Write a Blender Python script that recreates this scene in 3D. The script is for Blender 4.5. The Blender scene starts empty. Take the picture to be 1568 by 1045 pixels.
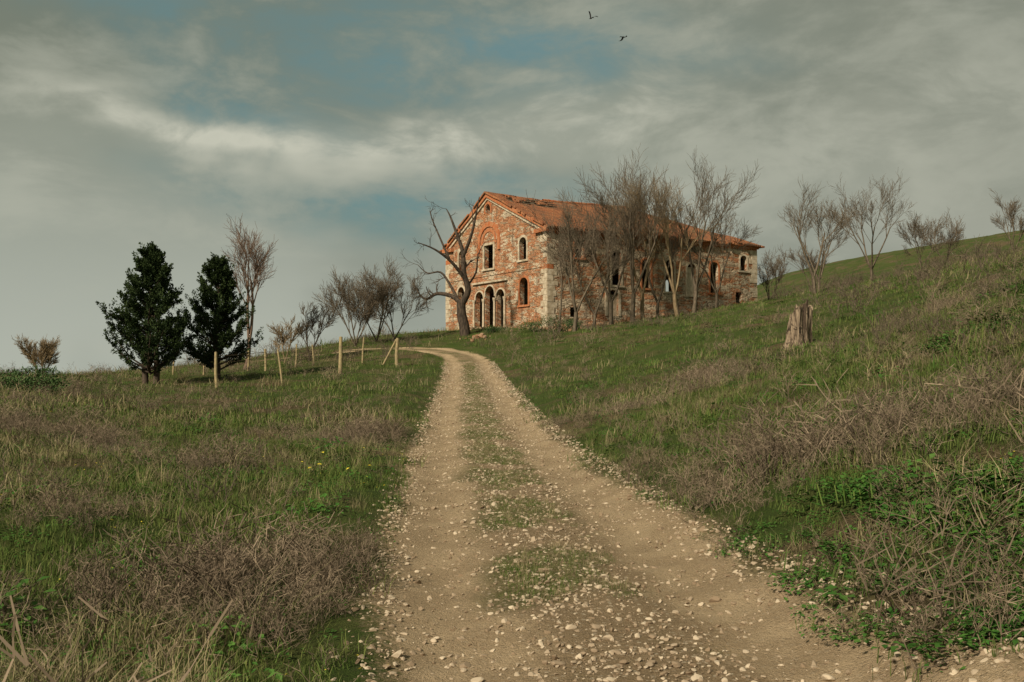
import bpy, math, random, bmesh
import numpy as np
from mathutils import Vector, Matrix
from mathutils.geometry import tessellate_polygon
random.seed(7); rng=np.random.default_rng(7)
scene=bpy.context.scene
scene.view_settings.view_transform='Standard'
scene.view_settings.look='None'
scene.view_settings.exposure=0

# ------------------------------------------------------------------ helpers
def link(o,parent=None):
    scene.collection.objects.link(o)
    if parent is not None: o.parent=parent
    return o
def mesh_obj(name,verts,faces,mat=None,parent=None,smooth=False,do_link=True):
    me=bpy.data.meshes.new(name)
    me.from_pydata([tuple(v) for v in verts] if not isinstance(verts,np.ndarray) else verts.tolist(),[],
                   faces if not isinstance(faces,np.ndarray) else faces.tolist())
    if mat: 
        for m in (mat if isinstance(mat,(list,tuple)) else [mat]): me.materials.append(m)
    if smooth: me.polygons.foreach_set('use_smooth',[True]*len(me.polygons))
    me.update()
    o=bpy.data.objects.new(name,me)
    if do_link: link(o,parent)
    return o
def add_attr(me,name,arr,typ='FLOAT',dom='POINT'):
    a=me.attributes.new(name,typ,dom)
    a.data.foreach_set('vector' if typ=='FLOAT_VECTOR' else 'value',np.asarray(arr).ravel())
def sstep(a,b,x):
    t=np.clip((x-a)/(b-a),0,1); return t*t*(3-2*t)
def hash2(i,j,seed):
    n=(i.astype(np.int64)*374761393+j.astype(np.int64)*668265263+seed*1274126177)&0x7fffffff
    n=((n^(n>>13))*1274126177)&0x7fffffff
    return ((n^(n>>16))&0xffff)/65535.0
def vnoise(x,y,seed=0):
    xi=np.floor(x);yi=np.floor(y);fx=x-xi;fy=y-yi
    fx=fx*fx*(3-2*fx);fy=fy*fy*(3-2*fy)
    a=hash2(xi,yi,seed);b=hash2(xi+1,yi,seed);c=hash2(xi,yi+1,seed);d=hash2(xi+1,yi+1,seed)
    return (a*(1-fx)+b*fx)*(1-fy)+(c*(1-fx)+d*fx)*fy
def fbm(x,y,sc,seed=0,o=3):
    s=0;a=1;t=0
    for k in range(o):
        s=s+a*vnoise(x/sc*2**k+17.3*k,y/sc*2**k-9.1*k,seed+k);t+=a;a*=.5
    return s/t

class NT:
    def __init__(s,nt): s.nt=nt
    def n(s,t,**k):
        nd=s.nt.nodes.new(t)
        for a,b in k.items(): setattr(nd,a,b)
        return nd
    def set(s,sock,v):
        if hasattr(v,'is_output') or isinstance(v,bpy.types.NodeSocket): s.nt.links.new(v,sock)
        else:
            if isinstance(v,(tuple,list)) and len(v)==3 and sock.type=='RGBA': v=(*v,1)
            sock.default_value=v
    def math(s,op,a,b=0.0,c=0.0,clamp=False):
        nd=s.n('ShaderNodeMath',operation=op); nd.use_clamp=clamp
        s.set(nd.inputs[0],a);s.set(nd.inputs[1],b);s.set(nd.inputs[2],c); return nd.outputs[0]
    def mix(s,f,a,b,blend='MIX'):
        nd=s.n('ShaderNodeMix',data_type='RGBA',blend_type=blend)
        s.set(nd.inputs[0],f);s.set(nd.inputs[6],a);s.set(nd.inputs[7],b); return nd.outputs[2]
    def ramp(s,x,a,b,lo=0.0,hi=1.0):
        nd=s.n('ShaderNodeMapRange',interpolation_type='SMOOTHSTEP')
        s.set(nd.inputs[0],x);s.set(nd.inputs[1],a);s.set(nd.inputs[2],b);s.set(nd.inputs[3],lo);s.set(nd.inputs[4],hi); return nd.outputs[0]
    def noise(s,vec,scale,detail=3.0,rough=.55,dist=0.0):
        nd=s.n('ShaderNodeTexNoise'); s.set(nd.inputs['Vector'],vec)
        nd.inputs['Scale'].default_value=scale;nd.inputs['Detail'].default_value=detail
        nd.inputs['Roughness'].default_value=rough;nd.inputs['Distortion'].default_value=dist
        return nd.outputs[0]
    def voro(s,vec,scale,feature='F1'):
        nd=s.n('ShaderNodeTexVoronoi',feature=feature); s.set(nd.inputs['Vector'],vec)
        nd.inputs['Scale'].default_value=scale; return nd
    def scale(s,vec,xyz,loc=(0,0,0)):
        nd=s.n('ShaderNodeMapping'); s.set(nd.inputs[0],vec); nd.inputs[3].default_value=xyz; nd.inputs[1].default_value=loc; return nd.outputs[0]
    def attr(s,name):
        nd=s.n('ShaderNodeAttribute'); nd.attribute_name=name; return nd
def new_mat(name,rough=.9):
    m=bpy.data.materials.new(name); m.use_nodes=True
    t=NT(m.node_tree); b=m.node_tree.nodes['Principled BSDF']
    b.inputs['Roughness'].default_value=rough
    b.inputs['Specular IOR Level'].default_value=.12
    return m,t,b
def bump(t,b,h,strength,dist):
    nd=t.n('ShaderNodeBump'); nd.inputs['Strength'].default_value=strength; nd.inputs['Distance'].default_value=dist
    t.set(nd.inputs['Height'],h); t.set(b.inputs['Normal'],nd.outputs[0])

# ------------------------------------------------------------------ terrain
SC=[-2,-.777,-.514,-.383,-.252,-.154,-.088,0,.076,.1745,.273,.371,.514,.777,2]
YR=[2.5,5,8.75,16,25,39,56,69,82,100,137,220,375,1000,4500]
TB=[[0,.1,.35,.6,.6,.5,.3,0,-1,-2,-4,-8,-12,-15,-18],
[0,.08,.3,.55,.8,1.0,1.2,1.0,.2,-1,-4,-8,-12,-15,-18],
[0,.03,.2,.45,.8,1.2,1.40,1.1,.3,-1,-4,-8,-12,-15,-18],
[0,0,.08,.22,.5,.82,1.3, 1.7,1.7,1,-2,-7,-12,-15,-18],
[0,0,.05,.2,.42,.8,1.5,2.25,2.9,2.8,0,-6,-12,-15,-18],
[0,0,.05,.15,.4,.9,1.85,2.9,4.3,4.9,3,-4,-11,-15,-18],
[0,0,.05,.15,.4,.9,1.9,2.9,4.9,5.8,5,-2,-10,-15,-18],
[0,0,.05,.15,.4,.9,1.8,2.95,5.5,5.9,5.5,0,-8,-15,-18],
[0,0,.08,.25,.6,1.2,2.5,4.0,5.7,6.2,6,4,0,-12,-18],
[0,.02,.15,.6,1.2,2.2,4.0,5.2,6.3,7.3,9,13,5,-10,-18],
[0,.1,.4,1.1,1.95,3.1,4.9,6.4,7.6,8.8,12,24.4,18,-5,-18],
[.1,.28,.8,1.75,2.7,4.3,6.4,7.8,9.2,10.8,14.5,28.3,24,-5,-18],
[.2,.5,1.2,2.6,4.0,6.0,8.2,9.7,11.3,13.5,18,33.5,30,0,-18],
[.3,.9,2,4,6.2,9,12,13.8,15.5,18,24,40,40,5,-18],
[1,2.2,4.4,8,12,17,22,25,28,32,38,60,60,10,-18]]
TB=np.array(TB,float); LY=np.log(YR)
gs=np.linspace(-2,2,481); gl=np.linspace(LY[0],LY[-1],360)
tmp=np.array([np.interp(gl,LY,TB[i]) for i in range(len(SC))])
fine=np.array([np.interp(gs,SC,tmp[:,j]) for j in range(len(gl))]).T
def blur(a,k,ax):
    for _ in range(3):
        p=np.pad(a,[(k,k) if i==ax else (0,0) for i in range(2)],mode='edge')
        c=np.cumsum(p,axis=ax); c=np.concatenate([np.zeros_like(np.take(c,[0],ax)),c],ax)
        n=a.shape[ax]; w=2*k+1
        a=(np.take(c,range(w,w+n),ax)-np.take(c,range(0,n),ax))/w
    return a
fine=blur(blur(fine,3,0),3,1)
def base_h(x,y):
    ye=np.clip(y,YR[0],YR[-1]); s=np.clip(x/ye,-2,2)
    i=(s+2)/4*480; j=(np.log(ye)-gl[0])/(gl[-1]-gl[0])*359
    i0=np.clip(np.floor(i).astype(int),0,479);j0=np.clip(np.floor(j).astype(int),0,358);fi=i-i0;fj=j-j0
    return (fine[i0,j0]*(1-fi)+fine[i0+1,j0]*fi)*(1-fj)+(fine[i0,j0+1]*(1-fi)+fine[i0+1,j0+1]*fi)*fj
# path centre line
CP=np.array([(3.9,-22),(2.4,-10),(1.18,0),(.72,5.1),(.37,8.6),(-.22,17),(-.62,24),(-1.35,39),(-1.95,50),(-2.7,61),(-3.7,66),(-5.8,69.3),(-9,71),(-13,72)],float)
def catmull(P,n=24):
    out=[]
    for k in range(len(P)-1):
        p0=P[max(k-1,0)];p1=P[k];p2=P[k+1];p3=P[min(k+2,len(P)-1)]
        for q in range(n):
            t=q/n
            out.append(.5*((2*p1)+(-p0+p2)*t+(2*p0-5*p1+4*p2-p3)*t*t+(-p0+3*p1-3*p2+p3)*t**3))
    out.append(P[-1]); return np.array(out)
PL=catmull(CP)
PT=np.gradient(PL,axis=0); PT/=np.linalg.norm(PT,axis=1)[:,None]
PN=np.stack([PT[:,1],-PT[:,0]],1)       # to the right of travel
def lateral(x,y):
    x=np.asarray(x,float);y=np.asarray(y,float);sh=x.shape;x=x.ravel();y=y.ravel()
    out=np.full(x.shape,30.0)
    m=np.where((y<80)&(y>-26)&(np.abs(x)<24))[0]
    for c in range(0,len(m),20000):
        k=m[c:c+20000]
        dx=x[k][:,None]-PL[None,:,0];dy=y[k][:,None]-PL[None,:,1]
        d2=dx*dx+dy*dy;j=d2.argmin(1);r=np.arange(len(k))
        sg=np.sign(dx[r,j]*PN[j,0]+dy[r,j]*PN[j,1]); out[k]=sg*np.minimum(np.sqrt(d2[r,j]),30)
    return out.reshape(sh)
def H(x,y,q=None):
    x=np.asarray(x,float);y=np.asarray(y,float)
    if q is None: q=lateral(x,y)
    h=base_h(x,y)
    off=sstep(1.35,2.6,np.abs(q))
    far=1-sstep(200,500,y)
    h=h+off*far*((fbm(x,y,6.0,11)-.5)*.5+(fbm(x,y,1.3,5)-.5)*.26+ (fbm(x,y,.4,8,2)-.5)*.08)
    h=h+off*.09*np.exp(-((np.abs(q)-2.1)/.6)**2)
    h=h-(1-off)*(.075*np.exp(-((q+1.02)/.36)**2)+.075*np.exp(-((q-.80)/.36)**2))
    h=h+(1-off)*(fbm(x,y,.7,31)-.5)*.07
    return h
def Hs(x,y): return float(H(np.array([x]),np.array([y]))[0])

ys=[-60,-45,-35,-27,-22,-18]+list(np.arange(-15,3,.3)); v=3.0
while v<4400: ys.append(v); v=v*1.0115+.01
ys.append(4400.0); ys=np.array(ys); NC=380
ss=np.linspace(-1.1,1.1,NC)
X=ss[None,:]*(np.maximum(ys,0)+9)[:,None]; Y=np.repeat(ys[:,None],NC,1)
Q=lateral(X,Y); Z=H(X,Y,Q)-.12*(1-sstep(1.6,2.2,np.abs(Q)))
nr=len(ys); idx=np.arange(nr*NC).reshape(nr,NC)
F=np.stack([idx[:-1,:-1],idx[:-1,1:],idx[1:,1:],idx[1:,:-1]],-1).reshape(-1,4)
mt,t,b=new_mat('terrain_soil_grass',.95)
geo=t.n('ShaderNodeNewGeometry').outputs['Position']
q=t.attr('lat').outputs['Fac'];nA=t.attr('na').outputs['Fac'];nB=t.attr('nb').outputs['Fac'];nD=t.attr('nd').outputs['Fac']
nC=t.noise(geo,24,3,.7); nE=t.noise(geo,85,3,.7)
grass=t.mix(t.ramp(nB,.3,.7),(.055,.085,.017),(.092,.105,.030))
dry=t.mix(t.ramp(nC,.35,.65),(.165,.125,.065),(.095,.070,.036))
fld=t.mix(t.ramp(nA,.45,.68),grass,dry)
fld=t.mix(t.ramp(nD,.45,.65,0,.5),fld,(.058,.092,.018))
fld=t.mix(t.ramp(nC,.48,.72,0,.6),fld,(.030,.030,.013))
sand=t.mix(t.ramp(nB,.3,.7),(.54,.405,.25),(.43,.315,.19))
sand=t.mix(t.ramp(nE,.52,.72,0,.65),sand,(.68,.56,.40))
sand=t.mix(t.ramp(nE,.28,.46,.75,0),sand,(.22,.15,.09))
sand=t.mix(t.ramp(nC,.48,.70,0,.5),sand,(.31,.225,.14))
vor=t.voro(geo,26)
sep=t.n('ShaderNodeSeparateColor'); t.set(sep.inputs[0],vor.outputs['Color'])
stone=t.math('MULTIPLY',t.ramp(sep.outputs[0],.52,.58),t.ramp(vor.outputs['Distance'],.30,.42,1,0))
qn=t.math('ADD',q,t.math('MULTIPLY',t.math('SUBTRACT',nA,.5),.6)); qn=t.math('ADD',qn,t.math('MULTIPLY',t.math('SUBTRACT',nC,.5),.55))
trL=t.ramp(t.math('ABSOLUTE',t.math('ADD',qn,1.02)),.24,.56,1,0)
trR=t.ramp(t.math('ABSOLUTE',t.math('SUBTRACT',qn,.82)),.24,.54,1,0)
tr=t.math('MAXIMUM',trL,trR)
road=t.ramp(t.math('ABSOLUTE',t.math('ADD',qn,.12)),1.22,1.52,1,0)
rough_c=t.mix(t.ramp(nA,.38,.56),(.30,.215,.125),(.135,.130,.048))
rough_c=t.mix(t.ramp(nC,.42,.62,0,.7),rough_c,(.37,.275,.17))
rough_c=t.mix(t.ramp(nE,.30,.48,.55,0),rough_c,(.12,.088,.05))
rc=t.mix(tr,rough_c,sand)
tint=t.mix(sep.outputs[1],(.30,.215,.135),(.60,.495,.35))
rc=t.mix(t.math('MULTIPLY',stone,t.math('SUBTRACT',1,t.math('MULTIPLY',tr,.68))),rc,tint)
col=t.mix(road,fld,rc)
t.set(b.inputs['Base Color'],col)
bump(t,b,t.math('ADD',t.math('MULTIPLY',nC,.6),t.math('MULTIPLY',nE,.6)),1.0,.06)
def tattrs(me,x,y,q):
    add_attr(me,'lat',q);add_attr(me,'na',fbm(x,y,1.0,201,4));add_attr(me,'nb',fbm(x,y,.3,203,3));add_attr(me,'nd',fbm(x,y,7,205,3))
g=mesh_obj('ground',np.stack([X,Y,Z],-1).reshape(-1,3),F,mt,smooth=True)
tattrs(g.data,X,Y,Q)
seg=np.linalg.norm(np.diff(PL,axis=0),axis=1); cum=np.concatenate([[0],np.cumsum(seg)])
a=0;A=[]
while a<cum[-1]:
    A.append(a); yy=np.interp(a,cum,PL[:,1]); a+=.05+.008*max(yy-3,0) if yy>1 else .4
A=np.array(A); cx=np.interp(A,cum,PL[:,0]);cy=np.interp(A,cum,PL[:,1]);nx=np.interp(A,cum,PN[:,0]);ny=np.interp(A,cum,PN[:,1])
qs=np.linspace(-2.6,2.6,100)
RX=cx[:,None]+nx[:,None]*qs;RY=cy[:,None]+ny[:,None]*qs;RQ=np.repeat(qs[None],len(A),0)
RZ=H(RX,RY,RQ)+.02-.10*sstep(2.1,2.6,np.abs(RQ))+ (fbm(RX,RY,.22,77,3)-.5)*.03
idx=np.arange(RX.size).reshape(RX.shape)
F=np.stack([idx[:-1,:-1],idx[:-1,1:],idx[1:,1:],idx[1:,:-1]],-1).reshape(-1,4)
p=mesh_obj('dirt_path',np.stack([RX,RY,RZ],-1).reshape(-1,3),F,mt,smooth=True); tattrs(p.data,RX,RY,RQ)

# ------------------------------------------------------------------ scattering
def gn_scatter(name,P,rot,scl,ids,coll):
    me=bpy.data.meshes.new(name); me.from_pydata(np.asarray(P).tolist(),[],[])
    add_attr(me,'rot',rot,'FLOAT_VECTOR');add_attr(me,'scl',scl)
    a=me.attributes.new('ids','INT','POINT');a.data.foreach_set('value',np.asarray(ids,dtype=np.int32))
    o=bpy.data.objects.new(name,me);link(o)
    ng=bpy.data.node_groups.new(name+'_gn','GeometryNodeTree')
    ng.interface.new_socket('Geometry',in_out='INPUT',socket_type='NodeSocketGeometry')
    ng.interface.new_socket('Geometry',in_out='OUTPUT',socket_type='NodeSocketGeometry')
    N=ng.nodes;L=ng.links
    gi=N.new('NodeGroupInput');go=N.new('NodeGroupOutput');ip=N.new('GeometryNodeInstanceOnPoints')
    ci=N.new('GeometryNodeCollectionInfo');ci.inputs['Collection'].default_value=coll
    ci.inputs['Separate Children'].default_value=True;ci.inputs['Reset Children'].default_value=True
    def na(nm,ty):
        n=N.new('GeometryNodeInputNamedAttribute');n.data_type=ty;n.inputs['Name'].default_value=nm
        return [s for s in n.outputs if s.enabled and s.name=='Attribute'][0]
    L.new(gi.outputs[0],ip.inputs['Points']);L.new(ci.outputs[0],ip.inputs['Instance'])
    ip.inputs['Pick Instance'].default_value=True
    L.new(na('ids','INT'),ip.inputs['Instance Index']);L.new(na('rot','FLOAT_VECTOR'),ip.inputs['Rotation']);L.new(na('scl','FLOAT'),ip.inputs['Scale'])
    L.new(ip.outputs[0],go.inputs[0])
    m=o.modifiers.new('scatter','NODES');m.node_group=ng
    return o
def foliage_mat(name,c_green,c_dry,var=.5):
    m,t,b=new_mat(name,.75)
    oi=t.n('ShaderNodeObjectInfo').outputs['Random']; tone=t.attr('tone').outputs['Fac']
    f=t.math('ADD',t.math('MULTIPLY',tone,.75),t.math('MULTIPLY',oi,.4),clamp=True)
    c=t.mix(f,c_green,c_dry)
    k=t.math('ADD',1-var/2,t.math('MULTIPLY',t.math('FRACT',t.math('MULTIPLY',oi,37.7)),var))
    hs=t.n('ShaderNodeHueSaturation'); t.set(hs.inputs['Value'],k); t.set(hs.inputs['Color'],c)
    t.set(b.inputs['Base Color'],hs.outputs[0]); return m
m_grass=foliage_mat('grass_blades',(.052,.112,.018),(.145,.158,.048),.6)
m_dry=foliage_mat('dry_grass',(.105,.118,.040),(.33,.265,.155),.6)
m_twig=foliage_mat('dead_weed',(.095,.070,.048),(.27,.21,.145),.8)
m_leaf=foliage_mat('weed_leaf',(.032,.110,.016),(.072,.150,.028))
m_yel=foliage_mat('yellow_petals',(.55,.42,.03),(.6,.5,.06))
def blades(n,h0,h1,rad,lean,w,toneshift=0.0):
    V=[];Fc=[];T=[]
    for i in range(n):
        a=random.uniform(0,6.283);r=rad*math.sqrt(random.random());bx,by=r*math.cos(a),r*math.sin(a)
        h=random.uniform(h0,h1);az=random.uniform(0,6.283);l=random.uniform(.1,lean)*h;pz=az+1.57+random.uniform(-.6,.6)
        wx,wy=math.cos(pz)*w,math.sin(pz)*w;lx,ly=math.cos(az)*l,math.sin(az)*l
        k=len(V)
        V+=[(bx-wx,by-wy,-.03),(bx+wx,by+wy,-.03),(bx+lx*.35+wx*.8,by+ly*.35+wy*.8,h*.55),(bx+lx*.35-wx*.8,by+ly*.35-wy*.8,h*.55),(bx+lx,by+ly,h*random.uniform(.8,1))]
        Fc+=[(k,k+1,k+2,k+3),(k+3,k+2,k+4)]
        tn=min(1,max(0,random.gauss(.35+toneshift,.3)));T+=[tn*.8,tn*.8,tn,tn,min(1,tn+.2)]
    return V,Fc,T
def stick(V,Fc,T,p,d,L,w,tn):
    u=d.cross(Vector((random.random()-.5,random.random()-.5,.1)));u.normalize()
    k=len(V);q=p+d*L
    V+=[tuple(p-u*w),tuple(p+u*w),tuple(q+u*w*.6),tuple(q-u*w*.6)];Fc.append((k,k+1,k+2,k+3));T+= [tn]*4; return q
def weed(nst,h,spread,w,depth=3):
    V=[];Fc=[];T=[]
    def rec(p,d,L,w,dep):
        tn=random.uniform(.0,1)
        for s in range(2):
            p=stick(V,Fc,T,p,d,L*.5,w,tn);d=(d+Vector((random.gauss(0,.25),random.gauss(0,.25),.0))).normalized()
            if dep>0:
                for c in range(random.choice((1,2))):
                    dd=(d+Vector((random.gauss(0,.7),random.gauss(0,.7),random.uniform(-.3,.3)))).normalized()
                    rec(p,dd,L*random.uniform(.45,.7),w*.75,dep-1)
    for i in range(nst):
        a=random.uniform(0,6.28);d=Vector((math.cos(a)*random.uniform(0,spread),math.sin(a)*random.uniform(0,spread),1)).normalized()
        rec(Vector((random.gauss(0,.06),random.gauss(0,.06),-.03)),d,h*random.uniform(.5,.8),w,depth)
    return V,Fc,T
def rosette(n,h,rad,lw):
    V=[];Fc=[];T=[]
    for i in range(n):
        a=random.uniform(0,6.28);r=rad*math.sqrt(random.random());c=Vector((r*math.cos(a),r*math.sin(a),random.uniform(.2,1)*h*(1-.5*r/rad)))
        az=random.uniform(0,6.28);d=Vector((math.cos(az),math.sin(az),random.uniform(-.3,.7))).normalized()
        s=d.cross(Vector((0,0,1))).normalized();L=lw*random.uniform(.7,1.6);k=len(V)
        V+=[tuple(c),tuple(c+d*L*.5+s*L*.3),tuple(c+d*L+Vector((0,0,-.2*L))),tuple(c+d*L*.5-s*L*.3)];Fc.append((k,k+1,k+2,k+3));T+=[random.random()]*4
    return V,Fc,T
clumps=bpy.data.collections.new('field_plants')
def addc(i,name,data,mat):
    V,Fc,T=data;me=bpy.data.meshes.new(name);me.from_pydata(V,[],Fc);me.materials.append(mat);add_attr(me,'tone',T)
    o=bpy.data.objects.new('%02d_%s'%(i,name),me);clumps.objects.link(o)
for i in range(4): addc(i,'short_grass',blades(40,.025,.085,.20,.9,.0026),m_grass)
for i in range(4,7): addc(i,'long_grass',blades(28,.05,.16,.16,1.2,.0024,.1),m_grass)
for i in range(7,10): addc(i,'dry_grass',blades(22,.07,.25,.12,1.5,.0020,.2),m_dry)
for i in range(10,14): addc(i,'dead_weed',weed(6,.27,1.1,.0027,2),m_twig)
for i in range(14,16): addc(i,'leafy_weed',rosette(46,.10,.2,.034),m_leaf)
addc(16,'yellow_flower',rosette(9,.18,.25,.024),m_yel)
for i in range(17,20): addc(i,'far_grass',blades(16,.04,.14,.28,1.0,.006),m_grass)
for i in range(20,22): addc(i,'far_dry_grass',blades(13,.08,.26,.20,1.2,.005,.1),m_dry)
def pts(N,y0,y1,pw,smin,smax):
    u=rng.random(N); y=y0+(y1-y0)*u**pw; s=rng.uniform(smin,smax,N); x=s*(y+2.5); return x,y
CH_O=np.array([2.83,80.0]);CD=np.array([.854,.52]);CN=np.array([-.52,.854]);CL=23.3;CW=17.6
x1,y1=pts(26000,2.0,26,1.15,-.70,.72); x2,y2=pts(15000,18,115,1.35,-.62,.66)
# extra points for the turf strip between the wheel tracks
y3=3.2+55*rng.random(2600)**1.25;x3=np.interp(y3,PL[:250,1],PL[:250,0])+rng.normal(-.1,.22,2600)
x=np.concatenate([x1,x2,x3]);y=np.concatenate([y1,y2,y3])
qq=lateral(x,y)
la=(x-CH_O[0])*CD[0]+(y-CH_O[1])*CD[1];lb=(x-CH_O[0])*CN[0]+(y-CH_O[1])*CN[1]
inch=(la>-.3)&(la<CL+.3)&(lb>-.3)&(lb<CW+.3)
edge=1.38+(fbm(x,y,1.0,3)-.5)*.8
keep=(np.abs(qq+.12)>edge)&~inch
strip=(np.abs(qq+.1)<.45)&(fbm(x,y,1.0,201,4)>np.where(y>16,.30,np.where(y>9,.40,.46)))&(rng.random(len(x))<.95)
keep2=keep|strip
x,y,qq,strip=x[keep2],y[keep2],qq[keep2],strip[keep2]
n=len(x); nb=fbm(x,y,2.4,41); nl=fbm(x,y,7,205,3); r=rng.random(n)
R=lambda a,b:rng.integers(a,b,n)
dryf=fbm(x,y,1.0,201,4)
right=x>y*.08+.8
pd=np.clip((dryf-.42)*2.8,.05,.60)*np.where(nl>.52,.5,1)*np.where(right,.65,1)
ids=np.where(r<pd,R(7,10),np.where(rng.random(n)<.66,R(0,4),R(4,7)))
far=y>22
ids=np.where(far,np.where(r<pd*.8,R(20,22),R(17,20)),ids)
deadp=(np.clip((nb-.46)*3.0,0,.65)+.05)*np.where(right,.7,1)
ids=np.where(rng.random(n)<deadp*np.where(far,.7,1),R(10,14),ids)
lf=((fbm(x,y,3.5,61)>.52)&(rng.random(n)<.50)&(x>0))|(rng.random(n)<.09)
ids=np.where(lf&~far|(lf&(rng.random(n)<.5)),R(14,16),ids)
ids=np.where(rng.random(n)<.007,16,ids)
ids=np.where(strip,np.where(rng.random(n)<.72,R(0,4),R(7,9)),ids)
tuft=fbm(x,y,.9,91,2)
sc=rng.uniform(.65,1.35,n)*(.55+1.0*tuft)*np.where(rng.random(n)<.05,1.6,1)
sc=np.where(strip,rng.uniform(.4,.8,n),sc)*np.where(np.abs(qq)<2.1,.7,1)*(1+np.clip(y-22,0,60)/80)
sc*=np.where((ids>=10)&(ids<14),(.7+2.2*np.clip(nb-.5,0,.3))*rng.uniform(.6,1.4,n),1)
z=H(x,y,qq)
z=np.where(strip,z+.02,z-.005)
rot=np.stack([rng.normal(0,.14,n),rng.normal(0,.14,n),rng.uniform(0,6.28,n)],1)
gn_scatter('grass',np.stack([x,y,z],1),rot,sc,ids,clumps)
# gravel
stones=bpy.data.collections.new('gravel_stones')
m_st,t,b=new_mat('limestone_gravel',.9)
oi=t.n('ShaderNodeObjectInfo').outputs['Random'];t.set(b.inputs['Base Color'],t.mix(t.math('POWER',oi,1.4),(.25,.18,.115),(.58,.48,.35)))
def rock(i,coll,rad=1.0,sub=2,flat=.6,mat=m_st):
    bm=bmesh.new();bmesh.ops.create_icosphere(bm,subdivisions=sub,radius=rad)
    pl=[(Vector((random.gauss(0,1),random.gauss(0,1),random.gauss(0,1))).normalized(),random.uniform(.5,.85)) for _ in range(11)]
    for v in bm.verts:
        c=v.co/rad
        for nn,dd in pl:
            k=c.dot(nn)
            if k>dd: c=c-nn*(k-dd)
        v.co=Vector((c.x*1.25,c.y,c.z*flat))*rad
    me=bpy.data.meshes.new('stone');bm.to_mesh(me);bm.free();me.materials.append(mat)
    o=bpy.data.objects.new('%02d_stone'%i,me);coll.objects.link(o);return o
for i in range(6): rock(i,stones)
N=38000;u=rng.random(N);y=1.5+58*u**1.9
cxx=np.interp(y,PL[:250,1],PL[:250,0])
zone=rng.random(N)
qx=np.where(zone<.42,rng.normal(-.08,.38,N),np.where(zone<.58,rng.normal(1.28,.17,N),np.where(zone<.66,rng.normal(-1.44,.13,N),rng.uniform(-1.5,1.45,N))))
ok=np.abs(qx+.12)<1.62;y=y[ok];qx=qx[ok];cxx=cxx[ok];N=len(y)
x=cxx+qx; qq=lateral(x,y); z=H(x,y,qq)+.022
sc=.005+.020*rng.random(N)**3.0+np.where(np.abs(qq)>1.2,.008*rng.random(N)**2,0)+np.where(rng.random(N)<.016,.030*rng.random(N),0)
sc*=1+np.clip(y-8,0,40)/60
rot=np.stack([rng.normal(0,.4,N),rng.normal(0,.4,N),rng.uniform(0,6.28,N)],1)
gn_scatter('gravel',np.stack([x,y,z],1),rot,sc,rng.integers(0,6,N),stones)

# ------------------------------------------------------------------ trees
def tubes(name,segs,mat,sides=5,parent=None,mats=None):
    P0=np.array([s[0] for s in segs]);P1=np.array([s[1] for s in segs]);R0=np.array([s[2] for s in segs]);R1=np.array([s[3] for s in segs])
    D=P1-P0;D/=np.linalg.norm(D,axis=1)[:,None]+1e-9
    up=np.where(np.abs(D[:,2:3])>.9,np.array([[1.,0,0]]),np.array([[0,0,1.]]))
    U=np.cross(D,up);U/=np.linalg.norm(U,axis=1)[:,None];W=np.cross(D,U)
    an=np.arange(sides)*2*np.pi/sides;ca=np.cos(an)[None,:,None];sa=np.sin(an)[None,:,None]
    ring=U[:,None,:]*ca+W[:,None,:]*sa
    A=P0[:,None,:]+ring*R0[:,None,None]-D[:,None,:]*R0[:,None,None]*.2;B=P1[:,None,:]+ring*R1[:,None,None]+D[:,None,:]*R1[:,None,None]*.2
    V=np.concatenate([A,B],1).reshape(-1,3);n=len(segs);base=(np.arange(n)*2*sides)[:,None];j=np.arange(sides)[None,:]
    F=np.stack([base+j,base+(j+1)%sides,base+sides+(j+1)%sides,base+sides+j],-1).reshape(-1,4)
    return mesh_obj(name,V,F,mat,parent,smooth=True)
def rv(s): return Vector((random.gauss(0,s),random.gauss(0,s),random.gauss(0,s)))
def branch(S,p,d,L,r,lev,mx,wob=.12,trop=.08,ang=.55,rmin=.010,lat=2,start=1,pr=.75):
    ns=5 if lev==0 else 4 if lev<3 else 3
    for i in range(ns):
        d=(d+rv(wob)+Vector((0,0,trop))).normalized();q=p+d*(L/ns);r2=max(rmin*.7,r*(1-.5/ns))
        S.append((p,q,r,r2));p=q;r=r2
        if lev<mx and i>=start:
            for c in range(lat if lev>0 else max(1,lat)):
                if random.random()<pr:
                    s=rv(1);s=(s-d*s.dot(d)).normalized();dd=(d+s*random.uniform(ang*.6,ang*1.4)).normalized()
                    branch(S,p,dd,L*random.uniform(.42,.66),max(rmin,r*random.uniform(.45,.65)),lev+1,mx,wob,trop,ang,rmin,lat if lev<2 else 1,1 if lev==0 else 0,pr)
def bark_mat(name,a,b2):
    m,t,b=new_mat(name,.9);g=t.n('ShaderNodeNewGeometry').outputs['Position']
    n1=t.noise(t.scale(g,(1,1,.3)),9,2);t.set(b.inputs['Base Color'],t.mix(t.ramp(n1,.35,.65),a,b2));return m
bk_grey=bark_mat('bark_grey',(.105,.083,.060),(.18,.143,.10))
bk_tan=bark_mat('bark_tan',(.20,.145,.085),(.30,.225,.13))
bk_dark=bark_mat('bark_dark',(.045,.035,.027),(.10,.075,.055))
bk_pink=bark_mat('bark_reddish',(.15,.098,.072),(.23,.16,.115))
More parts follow.
